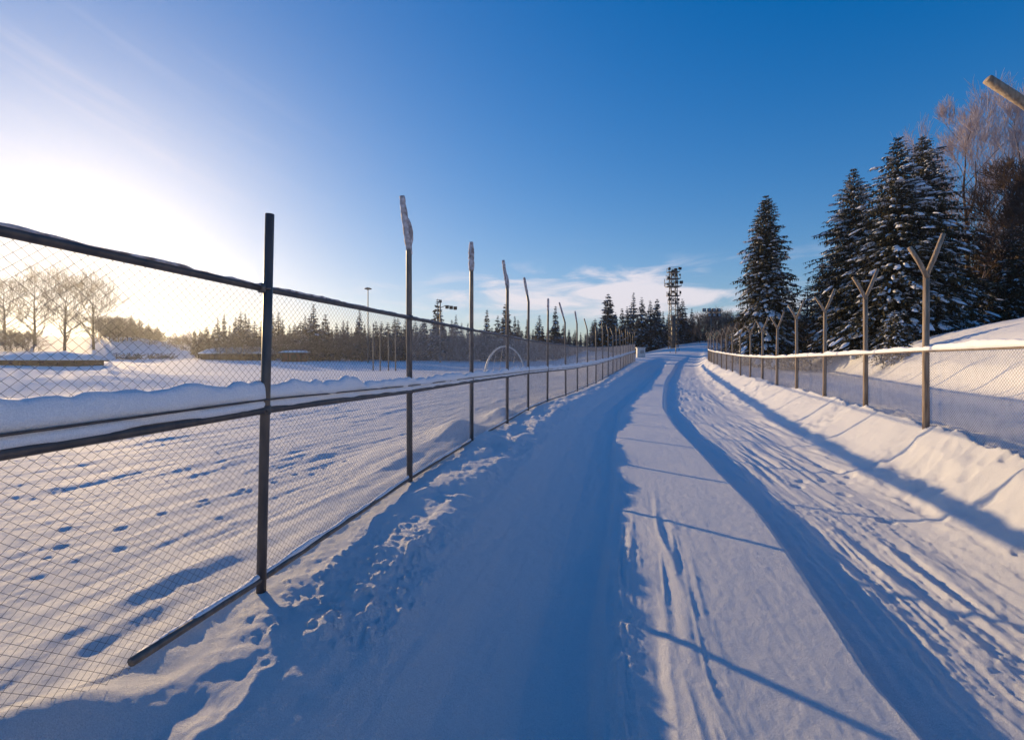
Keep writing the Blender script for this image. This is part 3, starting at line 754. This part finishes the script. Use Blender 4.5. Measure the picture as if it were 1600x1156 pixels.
# things at the far end of the road
def cabinet(px, Y):
    X = at(px, Y); g = G(X, Y); o = thing('ticket_booth', 'small white booth beside the far end of the left fence', 'booth', (X, Y, g))
    m = MB(); m.box(0, 0, .55, 1.1, .8, 1.5); m.build('body', M['white_paint'], o, False)
    m = MB(); m.box(0, 0, 1.36, 1.3, 1.0, .1); m.build('roof', M['white_paint'], o, False)
    m = MB(); m.box(.1, -.41, .75, .5, .03, .45); m.build('window', M['lamp_glass'], o, False)
cabinet(1001, 68)
for px, py, Y, lab in ((1056,538,72,'thin dark pole beside the far bend, right of the tower foot'),(1061,545,76,'shorter thin pole right behind the far-bend pole'),(1047,549,74,'short stake by the far bend below the tower')):
    X = at(px, Y); g = G(X, Y); m = MB(); m.tube([(0,0,-.3), (0,0,zat(py, Y)-g)], .06, 6); o = m.build('marker_pole', M['grey_steel']); o.location = (X, Y, g); tag(o, lab, 'pole')

# ------------------------------------------------------------------ light
w = bpy.data.worlds.new('World'); sc.world = w; w.use_nodes = True
nt = w.node_tree; N = nt.nodes; L = nt.links
bg = N['Background']
sky = N.new('ShaderNodeTexSky'); sky.sky_type = 'NISHITA'; sky.sun_disc = False
sky.sun_elevation = SUN_EL; sky.sun_rotation = SUN_AZ; sky.altitude = 0
sky.air_density = 1.0; sky.dust_density = .3; sky.ozone_density = 2.6
tc = N.new('ShaderNodeTexCoord')
def vm(op, a, b=None):
    n = N.new('ShaderNodeVectorMath'); n.operation = op
    L.new(a, n.inputs[0])
    if b is not None: n.inputs[1].default_value = b
    return n
def ma(op, a, b=None, clamp=False):
    n = N.new('ShaderNodeMath'); n.operation = op; n.use_clamp = clamp
    for i, v in enumerate((a, b)):
        if v is None: continue
        if isinstance(v, (int, float)): n.inputs[i].default_value = v
        else: L.new(v, n.inputs[i])
    return n.outputs[0]
sep = N.new('ShaderNodeSeparateXYZ'); L.new(tc.outputs['Generated'], sep.inputs[0])
az = ma('ARCTAN2', sep.outputs[0], sep.outputs[1]); el = ma('ARCSINE', sep.outputs[2])
comb = N.new('ShaderNodeCombineXYZ'); L.new(ma('MULTIPLY', az, 2.6), comb.inputs[0]); L.new(ma('MULTIPLY', el, 11.0), comb.inputs[1])
cn = N.new('ShaderNodeTexNoise'); cn.inputs['Scale'].default_value = 2.2; cn.inputs['Detail'].default_value = 8; cn.inputs['Roughness'].default_value = .56
cn.inputs['Distortion'].default_value = .5
L.new(comb.outputs[0], cn.inputs['Vector'])
def bump_(x, c, wd):     # smooth bell in angle
    d = ma('DIVIDE', ma('SUBTRACT', x, c), wd); return ma('POWER', 2.71828, ma('MULTIPLY', ma('MULTIPLY', d, d), -1.0))
def maprange(x, a, b):
    n = N.new('ShaderNodeMapRange'); n.interpolation_type = 'SMOOTHSTEP'; L.new(x, n.inputs['Value'])
    n.inputs['From Min'].default_value = a; n.inputs['From Max'].default_value = b; return n.outputs[0]
lowbank = ma('MULTIPLY', bump_(az, .22, .36), bump_(el, .125, .055))      # cloud bank low over the road's end
leftcirrus = ma('MULTIPLY', bump_(az, -.72, .22), bump_(el, .36, .12))
c1 = ma('MULTIPLY', maprange(ma('ADD', cn.outputs['Fac'], ma('MULTIPLY', lowbank, .30)), .56, .80), ma('MINIMUM', ma('MULTIPLY', lowbank, 2.2), 1.0))
comb2 = N.new('ShaderNodeCombineXYZ'); L.new(ma('MULTIPLY', ma('ADD', az, ma('MULTIPLY', el, .6)), 2.0), comb2.inputs[0]); L.new(ma('MULTIPLY', ma('ADD', el, ma('MULTIPLY', az, .35)), 16.0), comb2.inputs[1])
cn2 = N.new('ShaderNodeTexNoise'); cn2.inputs['Scale'].default_value = 1.5; cn2.inputs['Detail'].default_value = 6; L.new(comb2.outputs[0], cn2.inputs['Vector'])
c2 = ma('MULTIPLY', maprange(cn2.outputs['Fac'], .48, .75), ma('MULTIPLY', leftcirrus, .22))
fac = ma('ADD', ma('MULTIPLY', c1, .85), c2, True)
hs = N.new('ShaderNodeHueSaturation'); hs.inputs['Saturation'].default_value = 1.55; hs.inputs['Hue'].default_value = .509; den = vm('MULTIPLY', sky.outputs[0], (1/5.8,)*3); den = vm('ADD', den.outputs[0], (1,1,1))
dv = N.new('ShaderNodeVectorMath'); dv.operation = 'DIVIDE'; L.new(sky.outputs[0], dv.inputs[0]); L.new(den.outputs[0], dv.inputs[1])
L.new(dv.outputs[0], hs.inputs['Color'])
mx = N.new('ShaderNodeMix'); mx.data_type = 'RGBA'; L.new(fac, mx.inputs['Factor']); gn = vm('MULTIPLY', hs.outputs[0], (1.10,1.17,1.42)); L.new(gn.outputs[0], mx.inputs['A'])
mx.inputs['B'].default_value = (4.6, 4.25, 4.5, 1)
L.new(mx.outputs['Result'], bg.inputs['Color']); bg.inputs['Strength'].default_value = .15
S = Vector((math.sin(SUN_AZ)*math.cos(SUN_EL), math.cos(SUN_AZ)*math.cos(SUN_EL), math.sin(SUN_EL)))
ld = bpy.data.lights.new('sun', 'SUN'); ld.energy = 4.6; ld.angle = math.radians(.6); ld.color = (1.0,.69,.34)
lo = bpy.data.objects.new('sun', ld); C.objects.link(lo); lo.rotation_euler = S.to_track_quat('Z', 'Y').to_euler()

# ------------------------------------------------------------------ the air
hz = MB(); hz.box(0, 0, 15, 3200, 3200, 38); ho = hz.build('haze', None, None, False)
hm = bpy.data.materials.new('cold_air'); hm.use_nodes = True; hn = hm.node_tree
for n_ in list(hn.nodes):
    if n_.type != 'OUTPUT_MATERIAL': hn.nodes.remove(n_)
pv = hn.nodes.new('ShaderNodeVolumePrincipled'); pv.inputs['Color'].default_value = (.93,.95,1,1); pv.inputs['Density'].default_value = .00038
pv.inputs['Anisotropy'].default_value = .74
hn.links.new(pv.outputs[0], hn.nodes['Material Output'].inputs['Volume']); ho.data.materials.clear(); ho.data.materials.append(hm); ho['kind'] = 'stuff'

# ------------------------------------------------------------------ camera
cd = bpy.data.cameras.new('camera'); cam = bpy.data.objects.new('camera', cd); C.objects.link(cam); sc.camera = cam
cd.sensor_width = 36; cd.lens = 36*F/1600; cd.clip_end = 12000; cd.clip_start = .05
cam.location = (0,0,CAM_H); cam.rotation_euler = (math.radians(90),0,0); cd.shift_y = -18/1600
sc.view_settings.view_transform = 'Standard'; sc.view_settings.look = 'None'; sc.view_settings.exposure = .38; sc.view_settings.gamma = 1
sc.cycles.max_bounces = 6; sc.cycles.diffuse_bounces = 3
